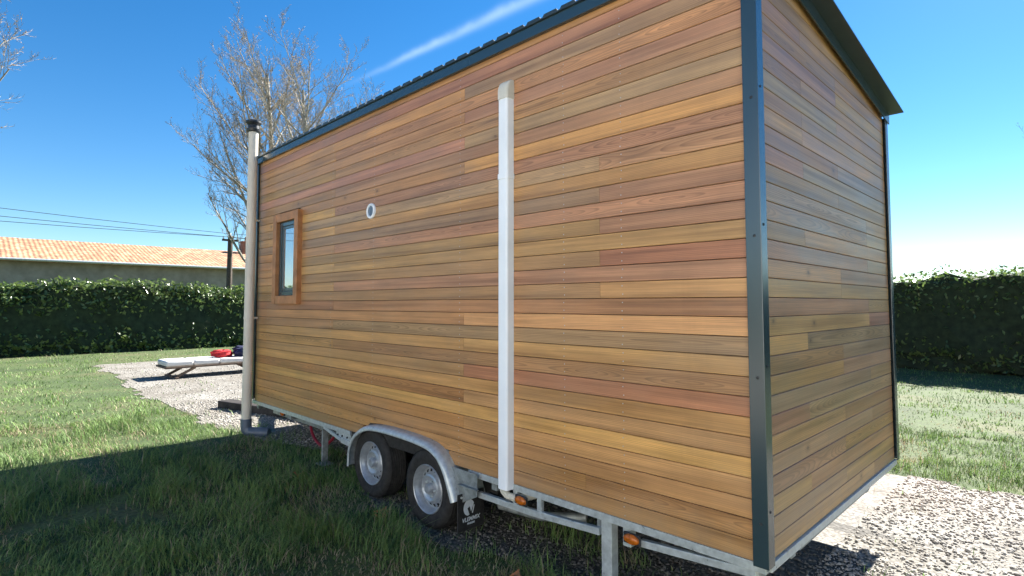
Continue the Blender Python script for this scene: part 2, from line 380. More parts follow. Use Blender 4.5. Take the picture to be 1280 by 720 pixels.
class Boards:
    def __init__(s): s.mb = MB(); s.uv = []; s.col = []; s.sd = []
    def board(s, a0, a1, z0, z1, code, F, depth=.018):
        """F(a, n, z): along, outward, height -> point"""
        g = .0015; ch = .002
        z0 += g; z1 -= g; k = len(s.mb.v)
        prof = [(-depth, z0), (-ch, z0), (0, z0+ch), (0, z1-ch), (-ch, z1), (-depth, z1)]
        vsx = [F(a, n, z) for a in (a0+.0008, a1-.0008) for n, z in prof]
        fs = [(i, i+6, i+7, i+1) for i in range(5)]+[tuple(range(6)), tuple(range(11, 5, -1))]
        s.mb.add(vsx, fs)
        up = code.upper(); c = np.array(PAL[up])*np.array([1.05, .985, .86])*random.uniform(.86, 1.13)
        c = c*np.array([random.uniform(.96, 1.04), random.uniform(.95, 1.05), random.uniform(.9, 1.1)])
        cath = code.islower() or random.random() < .17
        sd = (random.random(), random.uniform(-.012, .012) if cath else random.choice([-1, 1])*random.uniform(.05, .14), random.uniform(.8, 1) if cath else random.uniform(.3, .65))
        u0 = random.uniform(0, 50); zc = (z0+z1)/2
        uvv = [(u0+a-a0, z-zc) for a in (a0, a1) for n, z in prof]
        for f in fs:
            for i in f: s.uv.append(uvv[i]); s.col.append((*c, 1)); s.sd.append((*sd, 1))
    def build(s, name, parent, extra=None):
        nb_ = len(s.mb.f)
        if extra:
            s.mb.add(extra.v, extra.f); k_ = sum(len(f) for f in extra.f)
            s.uv += [(0, 0)]*k_; s.col += [(.5, .5, .5, 1)]*k_; s.sd += [(0, 0, 0, 1)]*k_
        o = obj(name, s.mb, M['wood'], parent); me = o.data
        if extra:
            me.materials.append(M['galv'])
            for p in me.polygons[nb_:]: p.material_index = 1
        uv = me.uv_layers.new(name='board'); uv.data.foreach_set('uv', np.array(s.uv, dtype=np.float32).ravel())
        for nm, arr in (('col', s.col), ('seed', s.sd)):
            a = me.attributes.new(nm, 'FLOAT_COLOR', 'CORNER'); a.data.foreach_set('color', np.array(arr, dtype=np.float32).ravel())
        return o
WX0, WX1, WZ0, WZ1 = -6.23, -5.60, 1.66, 2.635      # window casing outside
FX0, FX1 = -4.53, -2.95                            # boards stop above the mudguard
long = Boards(); FL = lambda a, n, z: (a, Y0-n, z)
for r, spec in enumerate(ROWS):
    z0, z1 = ZB+r*PITCH, ZB+(r+1)*PITCH
    if z0 > ZT: break
    z1 = min(z1, ZT+.03)
    jx = list(JX)
    if r in ROWJ1: jx[3] = ROWJ1[r]
    segs = []
    for i, ch in enumerate(spec):
        if ch == '-': segs[-1][1] = jx[i+1]
        else: segs.append([jx[i], jx[i+1], ch])
    for a, b, ch in segs:
        cuts = [(a, b)]
        if z0 < WZ1-.05 and z1 > WZ0+.05:
            cuts = [(p, q_) for a_, b_ in cuts for p, q_ in ((a_, min(b_, WX0+.05)), (max(a_, WX1-.05), b_)) if q_-p > .02]
        if r == 0: cuts = [(p, q_) for a_, b_ in cuts for p, q_ in ((a_, min(b_, -4.33)), (max(a_, -3.16), b_)) if q_-p > .02]
        for p, q_ in cuts: long.board(p, q_, z0, z1, ch, FL)
nails = MB()
for xn in (-6.45, -4.95, -4.2, -3.05, -2.1, -1.7):
    for r in range(31):
        for dz in (.022, .066): nails.lathe([(.0034, .0006), (.003, -.0009), (.0001, -.0009)], (xn+random.uniform(-.004, .004), Y0, ZB+r*PITCH+dz), 'Y', 8)
o = long.build('long_wall', H, nails)
ROOF = lambda y: ZT+.03-(y-Y0)*.12                   # the roof falls away from the long wall
endw = Boards(); FE = lambda a, n, z: (X1+n, a, z)
backw = Boards(); FB = lambda a, n, z: (a, Y1+n, z)
leftw = Boards(); FW = lambda a, n, z: (X0-n, a, z)
for r in range(32):
    z0, z1 = ZB+r*PITCH, ZB+(r+1)*PITCH
    ymax = min(Y1-.05, Y0+(ZT+.03-z0)/.12)
    for B, F in ((endw, FE), (leftw, FW)):
        if ymax > Y0+.2:
            j = Y0+random.choice((.6, 1.2, 1.8)); pal = random.choice('YTTGP'), random.choice('YTTGP')
            if j < ymax-.1: B.board(Y0+.055, j, z0, z1, pal[0], F); B.board(j, ymax, z0, z1, pal[1], F)
            else: B.board(Y0+.055, ymax, z0, z1, pal[0], F)
    if z1 < ROOF(Y1):
        for a, b in ((X0+.05, -4.9), (-4.9, -2.8), (-2.8, X1-.05)): backw.board(a, b, z0, z1, random.choice('YTTO'), FB)
endw.build('end_wall', H); backw.build('rear_wall', H); leftw.build('far_end_wall', H)
# battens behind the boards (one closed body)
b = MB().prism([(Y0+.014, .54), (Y1-.014, .54), (Y1-.014, ROOF(Y1)-.03), (Y0+.014, ZT)], X0+.014, X1-.014, 'YZ')
core = obj('wall_frame', b, M['core'], H)
# window hole: the pane sits in front of the batten body, casing stands proud
cas = MB(); cw = .088; py0 = Y0-.05
cas.box((WX0, py0, WZ0), (WX0+cw, Y0+.012, WZ1)); cas.box((WX1-cw, py0, WZ0), (WX1, Y0+.012, WZ1))
cas.box((WX0+cw+.001, py0+.003, WZ0), (WX1-cw-.001, Y0+.012, WZ0+cw)); cas.box((WX0+cw+.001, py0+.003, WZ1-cw), (WX1-cw-.001, Y0+.012, WZ1))
win = obj('window', cas, M['casing'], H, bevel=.003, label='narrow window in a thick orange wood casing')
fr = MB(); a0, a1, c0, c1 = WX0+cw+.002, WX1-cw-.002, WZ0+cw+.002, WZ1-cw-.002; fw_ = .045
for (p, q_) in (((a0, c0), (a0+fw_, c1)), ((a1-fw_, c0), (a1, c1)), ((a0+fw_, c0), (a1-fw_, c0+fw_)), ((a0+fw_, c1-fw_), (a1-fw_, c1))):
    fr.box((p[0], Y0-.012, p[1]), (q_[0], Y0+.012, q_[1]))
s2 = .03; e0, e1, g0, g1 = a0+fw_+.002, a1-fw_-.002, c0+fw_+.002, c1-fw_-.002
for (p, q_) in (((e0, g0), (e0+s2, g1)), ((e1-s2, g0), (e1, g1)), ((e0+s2, g0), (e1-s2, g0+s2)), ((e0+s2, g1-s2), (e1-s2, g1))):
    fr.box((p[0], Y0-.004, p[1]), (q_[0], Y0+.012, q_[1]))
obj('frame', fr, M['anthracite'], win, bevel=.003)
obj('pane', MB().box((e0+s2, Y0+.004, g0+s2), (e1-s2, Y0+.011, g1-s2)), M['glass'], win)
# corner trims (L profiles)
def trim(x, sx, y, sy, ztop):
    m_ = MB(); t_ = .006; wd = .068
    ox, oy = x+sx*.02, y+sy*.02
    p = [(ox, oy), (ox-sx*wd, oy), (ox-sx*wd, oy-sy*t_), (ox-sx*t_, oy-sy*t_), (ox-sx*t_, oy-sy*wd), (ox, oy-sy*wd)]
    m_.prism(p, ZB+.012 if sx < 0 else .535, ztop, 'XY')
    # returns that close the profile onto the boards
    m_.box((min(ox-sx*wd, ox-sx*(wd-.004)), min(oy-sy*.007, y+sy*.001), .55), (max(ox-sx*wd, ox-sx*(wd-.004)), max(oy-sy*.007, y+sy*.001), ztop-.002))
    o_ = obj('corner_trim', m_, M['anthracite'], H, bevel=.002)
    for k in range(5):
        zz = .72+k*.62
        if zz < ztop-.05 and sy < 0:
            obj('screw', MB().lathe([(.0001, -.003), (.006, -.002), (.007, .0)], (ox-sx*.03, oy, zz), 'Y', 10), M['black'], o_)
            obj('screw', MB().tube([(ox, oy-sy*.03, zz+.05), (ox+sx*.003, oy-sy*.03, zz+.05)], .006, 8), M['black'], o_)
trim(X1, 1, Y0, -1, ZT+.02); trim(X0, -1, Y0, -1, ZT+.02)
trim(X1, 1, Y1, 1, ROOF(Y1)-.01); trim(X0, -1, Y1, 1, ROOF(Y1)-.01)
# roof: trapezoid sheet seen end-on above the fascia
rf = MB(); xx = X0-.05; prof = []; top = ZT+.055
while xx < X1+.06:
    prof += [(xx, 0), (xx+.012, .016), (xx+.108, .016), (xx+.12, 0)]; xx += .137
ya, yb = Y0-.045, Y1+.06
vsx = []
for yy in (ya, yb):
    vsx += [(px, yy, top+.012+pz-(yy-ya)*.12) for px, pz in prof]
    vsx += [(px, yy, top+.004-(yy-ya)*.12) for px, pz in prof]
n_ = len(prof); fs = []
for i in range(n_-1):
    fs += [(i, i+1, 2*n_+i+1, 2*n_+i), (n_+i, 3*n_+i, 3*n_+i+1, n_+i+1), (i, n_+i, n_+i+1, i+1), (2*n_+i, 2*n_+i+1, 3*n_+i+1, 3*n_+i)]
fs += [(0, 2*n_, 3*n_, n_), (n_-1, 2*n_-1, 4*n_-1, 3*n_-1)]
rf.add(vsx, fs); roof = obj('roof', rf, M['roof'], H)
fa = MB().box((X0-.04, Y0-.032, ZT-.012), (X1+.045, Y0-.024, top+.002)).box((X0-.04, Y0-.0235, ZT-.012), (X1+.045, Y0-.002, ZT-.006))
obj('fascia', fa, M['anthracite'], roof, bevel=.002)
for xs_ in (X1+.022, X0-.030):
    obj('verge_board', MB().add([(xs_, Y0-.02, ZT-.03), (xs_, Y1+.03, ROOF(Y1)-.06), (xs_, Y1+.03, ROOF(Y1)+.022), (xs_, Y0-.02, ZT+.05),
        (xs_+.008, Y0-.02, ZT-.03), (xs_+.008, Y1+.03, ROOF(Y1)-.06), (xs_+.008, Y1+.03, ROOF(Y1)+.022), (xs_+.008, Y0-.02, ZT+.05)],
        [(0,1,2,3),(7,6,5,4),(0,4,5,1),(1,5,6,2),(2,6,7,3),(3,7,4,0)]), M['anthracite'], roof)
# round vent grille
vc = (-4.242, Y0, 2.455)
vent = obj('vent_grille', MB().lathe([(.044, -.001), (.044, -.012), (.052, -.018), (.064, -.014), (.068, 0)], vc, 'Y', 40), M['white'], H, smooth=True)
obj('backing', MB().lathe([(.0001, -.003), (.046, -.003)], vc, 'Y', 32), M['bluegrey'], vent)
sl = MB()
for k in range(-4, 5):
    hw = math.sqrt(max(.0001, .046**2-(k*.0105)**2)); sl.box((vc[0]-hw, Y0-.011, vc[2]+k*.0105-.0022), (vc[0]+hw, Y0-.004, vc[2]+k*.0105+.0022))
sl.box((vc[0]-.003, Y0-.0125, vc[2]-.045), (vc[0]+.003, Y0-.004, vc[2]+.045)); obj('louvre', sl, M['bluegrey'], vent)
# white duct cover
def cprof(x0, x1, yf, yb_, r=.016):
    P_ = [(x0, yb_), (x0, yf+r)]
    for k in range(1, 5): a = k/5*math.pi/2; P_.append((x0+r-r*math.cos(a), yf+r-r*math.sin(a)))
    P_ += [(x0+r, yf), (x1-r, yf)]
    for k in range(1, 5): a = k/5*math.pi/2; P_.append((x1-r+r*math.sin(a), yf+r-r*math.cos(a)))
    return P_+[(x1, yf+r), (x1, yb_)]
dx0, dx1, dyf = -2.598, -2.512, Y0-.062
duct = obj('cable_duct', MB().prism(cprof(dx0, dx1, dyf, Y0-.0005), .515, 3.02, 'XY'), M['white'], H, smooth=True)
obj('joint_collar', MB().prism(cprof(dx0-.005, dx1+.005, dyf-.005, Y0-.001, .019), 2.455, 2.49, 'XY'), M['white'], duct, smooth=True)
cap = MB(); rings = []
for zz, k in ((2.975, 0), (3.035, 0), (3.06, .1), (3.085, .32), (3.098, .62), (3.10, .85)):
    yf = dyf-.005+k*.062; rings.append([(x, min(y, Y0-.001), zz) for x, y in cprof(dx0-.005+k*.006, dx1+.005-k*.006, yf, Y0-.001, .019*(1-k*.75))])
n_ = len(rings[0]); cap.add([p for r_ in rings for p in r_], [(i*n_+j, i*n_+j+1, (i+1)*n_+j+1, (i+1)*n_+j) for i in range(len(rings)-1) for j in range(n_-1)]+[tuple((len(rings)-1)*n_+j for j in range(n_)), tuple(reversed(range(n_)))])
obj('end_cap', cap, M['cream'], duct, smooth=True)
cp = [(-2.575, 2.465, .53), (-2.57, 2.467, .50), (-2.545, 2.475, .475), (-2.50, 2.50, .462), (-2.44, 2.56, .47), (-2.40, 2.64, .485)]
cpts = []; crad = []
for i in range(41):
    f = i/40*(len(cp)-1); k = min(int(f), len(cp)-2); p = Vector(cp[k]).lerp(Vector(cp[k+1]), f-k); cpts.append(p); crad.append(.021+.003*(i % 2))
obj('conduit', MB().tube(cpts, crad, 12), M['cream'], duct, smooth=True)
# tall grey vent pipe at the far corner
pc = (-6.70, 2.385); pr = .052
pipe = obj('vent_pipe', MB().tube([(*pc, .27), (*pc, 3.68)], pr, 28), M['pvc'], H, smooth=True)
obj('rain_cap', MB().lathe([(.053, 3.655), (.075, 3.665), (.08, 3.69), (.062, 3.70), (.060, 3.735), (.066, 3.74), (.086, 3.765), (.086, 3.785), (.04, 3.805), (.0001, 3.81)], (*pc, 0), 'Z', 32), M['black'], pipe, smooth=True)
el = [(*pc, .36), (*pc, .28)]
for k in range(1, 9): a = k/8*math.pi/2; el.append((pc[0]+.08*(1-math.cos(a))*.75, pc[1]+.08*(1-math.cos(a))*.65, .27-.06*math.sin(a)))
el += [(pc[0]+.19, pc[1]+.17, .205), (pc[0]+.2, pc[1]+.18, .2045)]
obj('elbow', MB().tube(el, [.059]*(len(el)-1)+[.052], 24), M['pvcdark'], pipe, smooth=True)
for zz in (1.50, 2.63):
    cl = MB().lathe([(pr+.001, zz-.014), (pr+.004, zz-.014), (pr+.004, zz+.014), (pr+.001, zz+.014)], (*pc, 0), 'Z', 28)
    cl.box((pc[0]-.01, pc[1]+pr, zz-.01), (pc[0]+.01, Y0-.0205, zz+.01)); obj('pipe_clamp', cl, M['pvc'], pipe)

# ---- trailer
ch = MB()
for yb_ in (2.98, 4.36):
    ch.box((-6.78, yb_, .40), (-1.05, yb_+.06, .535))
for xb in (-6.78, -5.9, -5.0, -2.75, -1.9, -1.08):
    ch.box((xb, 2.53, .45), (xb+.05, 2.979, .534)); ch.box((xb, 3.041, .43), (xb+.05, 4.359, .534)); ch.box((xb, 4.421, .45), (xb+.05, 4.86, .534))
ch.bar((-6.80, 3.03, .46), (-8.35, 3.66, .46), .06, .11); ch.bar((-6.80, 4.37, .46), (-8.35, 3.74, .46), .06, .11)
ch.box((-8.75, 3.66, .42), (-8.3, 3.74, .50))
for xw in (-3.355, -4.13): ch.tube([(xw, 2.65, .345), (xw, 4.75, .345)], .035, 10)
chas = obj('chassis', ch, M['galvdull'], H, bevel=.003)
obj('floor_panel', MB().box((X0+.03, Y0+.03, .5355), (X1-.03, Y1-.03, .5395)), M['under'], H)
for xa, xb in ((-6.845, -4.545), (-2.945, -.985)):
    obj('sill_rail', MB().box((xa, Y0-.004, .506), (xb, Y0+.012, .545)).box((xa+.002, Y0+.0125, .506), (xb-.002, Y0+.05, .511)), M['galv'], chas, bevel=.002)
obj('sill_rail', MB().box((X1-.004, Y0+.03, .506), (X1+.012, Y1-.03, .543)), M['galv'], chas, bevel=.002)
# low side rail right of the mudguard
lr = MB(); pts = [(-2.85, 2.515, .40), (-2.36, 2.515, .408), (-1.866, 2.515, .437)]
for p, q_ in zip(pts, pts[1:]): lr.bar(p, q_, .03, .038)
for xp, z_ in ((-2.508, .41), (-2.306, .416)): lr.box((xp-.018, 2.505, z_), (xp+.018, 2.53, .506))
obj('side_rail', lr, M['galv'], chas, bevel=.003)
obj('side_rail', MB().bar((-1.62, 2.53, .445), (-1.03, 2.515, .492), .03, .036), M['galv'], chas, bevel=.003)
obj('side_rail', MB().bar((-6.75, 2.72, .40), (-4.95, 2.72, .40), .03, .05), M['galvdull'], chas, bevel=.003)
br = MB().bar((-5.05, 2.505, .505), (-4.71, 2.505, .44), .02, .03).bar((-4.71, 2.505, .44), (-4.53, 2.505, .43), .02, .045); obj('brace', br, M['galv'], chas, bevel=.003)
gp = obj('side_plate', MB().box((-4.83, 2.512, .44), (-4.56, 2.522, .53)), M['galv'], chas, bevel=.003)
for xb in (-4.79, -4.71, -4.62): bo = MB().lathe([(.0001, -.008), (.009, -.008), (.009, 0)], (xb, 2.512, .475), 'Y', 8); gp_ = obj('bolt', bo, M['drum'], chas)
def leg(x, y, z1, hw=.034, mt='galv'):
    m_ = MB(); z0 = float(gz(x)); m_.box((x-hw, y, z0+.012), (x+hw, y+.06, z1))
    l = obj('support_leg', m_, M[mt], chas, bevel=.004)
    obj('foot_plate', MB().box((x-.07, y-.03, z0), (x+.07, y+.09, z0+.011)), M['galvdull'], l); return l
leg(-1.825, 2.512, .505); leg(-5.14, 2.53, .505, .012, 'galvdull')
obj('bracket', MB().box((-1.73, 2.525, .40), (-1.68, 2.575, .505)), M['galv'], chas, bevel=.004)
tb = obj('tow_tube', MB().tube([(-2.9, 2.75, .26), (-2.55, 2.8, .26), (-2.3, 2.95, .28)], .03, 12), M['galvdull'], chas, smooth=True)
# tandem mudguard: sheet lofted between its outer lip and the wall
up_ = [(-4.445, .29), (-4.443, .37), (-4.43, .45), (-4.36, .56), (-4.22, .645), (-4.06, .685), (-3.72, .693), (-3.33, .68), (-3.18, .635), (-3.09, .55), (-3.035, .45), (-2.985, .34)]
up_ = [Vector(p) for p in up_]
def smooth_path(P_, it=2):
    for _ in range(it):
        Q = [P_[0]]
        for a, b_ in zip(P_, P_[1:]): Q += [a*.75+b_*.25, a*.25+b_*.75]
        P_ = Q+[P_[-1]]
    return P_
path = smooth_path(up_, 3); fm = MB(); ctr = Vector((-3.72, .3))
sect = [(Y0+.19, .0), (Y0-.004, .0), (Y0-.05, .004), (Y0-.07, .001), (Y0-.09, -.009), (Y0-.098, -.024), (Y0-.097, -.036), (Y0-.09, -.041), (Y0-.087, -.034), (Y0-.084, -.024), (Y0-.07, -.011), (Y0-.05, -.006), (Y0+.19, -.008)]
n_ = len(sect); vv_ = []
for i, p in enumerate(path):
    tn = (path[min(i+1, len(path)-1)]-path[max(i-1, 0)]).normalized(); nn = Vector((-tn.y, tn.x))
    if nn.dot(p-ctr) < 0: nn = -nn
    vv_ += [(p.x+nn.x*h, yy, p.y+nn.y*h) for yy, h in sect]
fm.add(vv_, [(i*n_+j, i*n_+(j+1) % n_, (i+1)*n_+(j+1) % n_, (i+1)*n_+j) for i in range(len(path)-1) for j in range(n_)]+[tuple(reversed(range(n_))), tuple((len(path)-1)*n_+j for j in range(n_))])
fen = obj('mudguard', fm, M['galv'], H, smooth=True)
obj('rear_skirt', MB().prism([(-3.11, .543), (-3.06, .45), (-3.01, .35), (-2.985, .32), (-2.82, .40), (-2.82, .543)], Y0-.034, Y0-.028, 'XZ').box((-2.99, Y0-.06, .445), (-2.80, Y0-.0345, .452)), M['galvdull'], fen, bevel=.002)
obj('arch_liner', MB().prism([(-4.42, .52), (-4.2, .668), (-4.05, .683), (-3.72, .688), (-3.34, .675), (-3.16, .60), (-3.12, .54)], Y0-.012, Y0-.006, 'XZ'), M['rubber'], fen)
inner = MB().prism([(-4.52, .56), (-4.5, .3), (-2.98, .3), (-2.98, .56)], Y0+.30, Y0+.306, 'XZ'); obj('wheel_box', inner, M['under'], fen)
fl = obj('mud_flap', MB().prism([(2.425, .135), (2.66, .135), (2.66, .385), (2.425, .385)], -2.975, -2.967, 'YZ'), M['rubber'], H, bevel=.003)
for yb_ in (2.455, 2.55): obj('rivet', MB().tube([(-2.967, yb_, .362), (-2.962, yb_, .362)], .008, 8), M['galv'], fl)
em = MB(); ec = (2.522, .283); A = [R(a) for a in range(25, 262, 8)]
poly = [(ec[0]+.047*math.cos(a), ec[1]+.053*math.sin(a)) for a in A]+[(ec[0]+.004, ec[1]-.047), (ec[0]-.014, ec[1]-.004), (ec[0]+.006, ec[1]+.008), (ec[0]+.019, ec[1]-.03)]
em.prism(poly, -2.9665, -2.965, 'YZ')
em.prism([(ec[0]+.026, ec[1]-.04), (ec[0]+.034, ec[1]-.045), (ec[0]+.049, ec[1]+.006), (ec[0]+.043, ec[1]+.012)], -2.9665, -2.965, 'YZ')
obj('emblem', em, M['flaplogo'], fl)
def lettering(txt, size, y, z, x, name, shear=.25):
    cu = bpy.data.curves.new(name, 'FONT'); cu.body = txt; cu.size = size; cu.extrude = .0005; cu.shear = shear; cu.align_x = 'CENTER'; cu.offset = .0008
    to = bpy.data.objects.new(name, cu); C.objects.link(to); bpy.context.view_layer.update()
    me = bpy.data.meshes.new_from_object(to.evaluated_get(bpy.context.evaluated_depsgraph_get())); bpy.data.objects.remove(to)
    m_ = MB().add([(x+v.co.z, y+v.co.x, z+v.co.y) for v in me.vertices], [tuple(p.vertices) for p in me.polygons])
    return obj(name, m_, M['flaplogo'], fl)
lettering('VLEMMIX', .038, 2.538, .194, -2.9658, 'lettering'); lettering('TRAILERS', .016, 2.538, .172, -2.9658, 'lettering')
# wheels
def tyre_mesh(r=.279, w_=.175):
    P_ = [(.166, .02), (.172, .004), (.20, -.006), (.235, -.010), (.257, -.006), (.270, .008), (.277, .022)]
    half = w_/2; prof = P_[:]
    for k in range(7):
        y = .026+k*(w_-.052)/6; prof += [(r, y-.006), (r, y+.006), (r-.006, y+.007), (r-.006, y+.011)] if k < 6 else [(r, y-.006), (r, y)]
    prof += [(.277, w_-.022), (.270, w_-.008), (.257, w_+.006), (.235, w_+.01), (.20, w_+.006), (.172, w_-.004), (.166, w_-.02)]
    return MB().lathe(prof, (0, 0, 0), 'Y', 72)
def rim_mesh():
    n = 96
    prof = [(.172, .010), (.173, -.002), (.169, -.006), (.164, -.002), (.161, .012), (.155, .018), (.151, .044), (.147, .058), (.141, .060), (.134, .055), (.114, .046), (.108, .038), (.100, .022), (.086, .016), (.074, .022), (.062, .030), (.050, .031), (.036, .031), (.034, .02), (.033, .0), (.028, -.006), (.0001, -.008)]
    return MB().lathe(prof, (0, 0, 0), 'Y', n, skip=lambda i, j: i in (9,) and (j % 6) in (1, 2, 3))
wheel0 = None
def wheel(x, y, z, flip=False):
    global wheel0
    hub = MB().lathe([(.15, .066), (.149, .06), (.0001, .058)], (0, 0, 0), 'Y', 40)
    wh = obj('wheel', hub, M['drum'], H, loc=(x, y, z)) if wheel0 is None else None
    if wh:
        obj('tyre', tyre_mesh(), M['rubber'], wh, loc=(x, y, z), smooth=True)
        obj('rim', rim_mesh(), M['rim'], wh, loc=(x, y, z), smooth=True)
        for k in range(5):
            a = 2*math.pi*k/5+.3; nb = MB().lathe([(.0001, .014), (.008, .016), (.0095, .034)], (.056*math.cos(a), 0, .056*math.sin(a)), 'Y', 6)
            obj('wheel_bolt', nb, M['galv'], wh, loc=(x, y, z))
        vm = MB().tube([(.155, .03, -.03), (.152, -.004, -.034)], .004, 6); obj('valve', vm, M['rubber'], wh, loc=(x, y, z))
        wheel0 = wh
    else:
        wh = wheel0.copy(); C.objects.link(wh)
        for chd in list(wheel0.children): c_ = chd.copy(); C.objects.link(c_); c_.parent = wh
        wh.location = Vector((x, y, z))-Vector(BASE)
        if flip: wh.rotation_euler.z = math.pi
    return wh
wheel(-3.355, 2.46, .33); wheel(-4.13, 2.46, .36); wheel0.rotation_euler.y = .4
wheel(-3.355, 4.94, .33, True); wheel(-4.13, 4.94, .36, True)
# amber side lamps
for x, y, z in ((-2.435, 2.478, .468), (-1.655, 2.49, .462), (-6.24, 2.6, .455), (-5.03, 2.6, .43)):
    lens = MB(); pts = []
    for i in range(7):
        f = i/6*math.pi/2; pts.append((math.cos(f), math.sin(f)))
    nn_ = 20; rings = [[(x+.047*c*math.cos(2*math.pi*j/nn_), y-.018*s_, z+.026*c*math.sin(2*math.pi*j/nn_)) for j in range(nn_)] for c, s_ in pts[:-1]]
    lens.add([p for r_ in rings for p in r_]+[(x, y-.018, z)], [(i*nn_+j, (i+1)*nn_+j, (i+1)*nn_+(j+1) % nn_, i*nn_+(j+1) % nn_) for i in range(5) for j in range(nn_)]+[(5*nn_+j, 6*nn_, 5*nn_+(j+1) % nn_) for j in range(nn_)])
    lp = obj('marker_lamp', lens, M['amber'], H, smooth=True)
    obj('lamp_base', MB().box((x-.05, y+.001, z-.028), (x+.05, y+.016, z+.028)), M['black'], lp, bevel=.006)

# ------------------------------------------------------------------ things round the house
rp = [(-5.9, 2.78, .50), (-5.84, 2.74, .40), (-5.74, 2.71, .30), (-5.6, 2.7, .235), (-5.42, 2.68, .225), (-5.27, 2.69, .30), (-5.2, 2.72, .40), (-5.17, 2.78, .50)]
hp = [Vector(p) for p in rp]
for _ in range(2):
    Q = [hp[0]]
    for a, b_ in zip(hp, hp[1:]): Q += [a*.75+b_*.25, a*.25+b_*.75]
    hp = Q+[hp[-1]]
tag(obj('hose', MB().tube(hp, .015, 10), M['red'], smooth=True), 'red hose looping down under the trailer left of the wheels', 'hose')
sb = thing('shade_beam', 'added dark timber beam lying on the gravel behind the grey pipe', 'shading', (-7.95, 3.02, .17))  # made-up dark bar standing in for a band of shade
obj('beam', MB().bar((-8.75, 2.80, .225), (-6.72, 3.36, .225), .2, .11), M['shade_dark'], sb, bevel=.012)

T = thing('low_bench', 'low outdoor bench with a white padded top and brown splayed legs on the gravel', 'bench', (-13.0, 3.95, .17))
tz = .17+.36; tx, ty = -13.0, 3.95
cu_ = MB()
for k in range(4): cu_.box((tx-.36, ty-.98+k*.49, tz-.11), (tx+.36, ty-.98+k*.49+.488, tz))
obj('cushion', cu_, M['tabletop'], T, bevel=.03, smooth=True)
obj('frame', MB().box((tx-.38, ty-1.0, tz-.15), (tx+.38, ty+1.0, tz-.112)), M['tablewood'], T, bevel=.005)
for yy in (ty-.8, ty+.8):
    obj('runner', MB().box((tx-.42, yy-.03, .17), (tx+.42, yy+.03, .21)), M['tablewood'], T, bevel=.004)
for s_ in (-1, 1):
    for e_ in (-1, 1): obj('leg', MB().bar((tx+s_*.3, ty+e_*.8, .2), (tx+s_*.3, ty+e_*.45, tz-.15), .045, .05, (1, 0, 0)), M['tablewood'], T)
def lump(name, c, size, mat, label, cat, seed, folds=9):
    rr = np.random.default_rng(seed); nu, nv = 36, 18; m_ = MB(); ph = rr.random(6)*6
    vs_ = []
    for i in range(nv+1):
        th = math.pi*i/nv
        for j in range(nu):
            a = 2*math.pi*j/nu
            k = 1+.12*math.sin(3*a+ph[0]+2*th)+.07*math.sin(folds*a+ph[1]+5*th)+.06*math.sin(5*th*2+ph[2]+a)
            sq = lambda q_: math.copysign(abs(q_)**.7, q_)
            vs_.append((c[0]+size[0]*k*sq(math.sin(th))*math.cos(a), c[1]+size[1]*k*sq(math.sin(th))*math.sin(a), c[2]+size[2]*max(-1, min(1.1, k*sq(math.cos(th))))+size[2]))
    m_.add(vs_, [(i*nu+j, (i+1)*nu+j, (i+1)*nu+(j+1) % nu, i*nu+(j+1) % nu) for i in range(nv) for j in range(nu)])
    return tag(obj(name, m_, mat, smooth=True), label, cat)
lump('jacket', (tx+.10, ty+.62, tz-.006), (.22, .30, .11), M['navy'], 'crumpled navy blue jacket on the white padded bench by the grey pipe', 'jacket', 3)
lump('bag', (tx+.08, ty+.12, tz-.006), (.15, .2, .08), M['redfab'], 'small red cloth bag beside the navy jacket on the white bench', 'bag', 5)

# ------------------------------------------------------------------ neighbour's house, pole, wires
NB = thing('neighbour_house', 'low rendered house with orange tiled roof and chimney behind the hedge', 'house', (-40, 7, .17))
hx0, hx1, hy0, hy1 = -46., -36.2, -3.0, 15.5; ez, rz = 3.85, 5.15
obj('wall', MB().prism([(hx0, .1), (hx1, .1), (hx1, ez-.02), ((hx0+hx1)/2, rz-.05), (hx0, ez-.02)], hy0, hy1, 'XZ'), M['render'], NB)
xm = (hx0+hx1)/2; rt_ = MB()
for sx, xe in ((1, hx1+.55), (-1, hx0-.55)):
    zz = ez-.55*(rz-ez)/((hx1-hx0)/2)
    rt_.add([(xe, hy0-.4, zz), (xe, hy1+.4, zz), (xm, hy1+.4, rz+.02), (xm, hy0-.4, rz+.02), (xe, hy0-.4, zz+.14), (xe, hy1+.4, zz+.14), (xm, hy1+.4, rz+.16), (xm, hy0-.4, rz+.16)],
            [(0,1,2,3),(7,6,5,4),(0,4,5,1),(1,5,6,2),(2,6,7,3),(3,7,4,0)])
rfN = obj('roof', rt_, M['tile'], NB)
chm = obj('chimney', MB().box((xm+.3, 13.8, rz-.4), (xm+.85, 14.5, rz+.75)).box((xm+.24, 13.74, rz+.751), (xm+.91, 14.56, rz+.83)), M['stone'], rfN, bevel=.02)
obj('chimney_pot', MB().lathe([(.14, rz+.83), (.12, rz+1.15), (.09, rz+1.15), (.09, rz+.85)], (xm+.57, 14.15, 0), 'Z', 14), M['tile'], chm)
obj('gutter', MB().tube([(hx1+.62, hy0-.4, ez-.05), (hx1+.62, hy1+.4, ez-.05)], .07, 10), M['galv'], rfN, smooth=True)
for yy in (-.5, 3.5, 8.0):
    wn = obj('window', MB().box((hx1-.06, yy, 1.0), (hx1+.03, yy+1.1, 2.3)), M['white'], NB)
    obj('pane', MB().box((hx1+.031, yy+.07, 1.07), (hx1+.036, yy+1.03, 2.23)), M['glass'], wn)
    for s_ in (-.58, 1.12): obj('shutter', MB().box((hx1+.002, yy+s_, 1.0), (hx1+.045, yy+s_+.55, 2.3)), M['shutter'], NB)

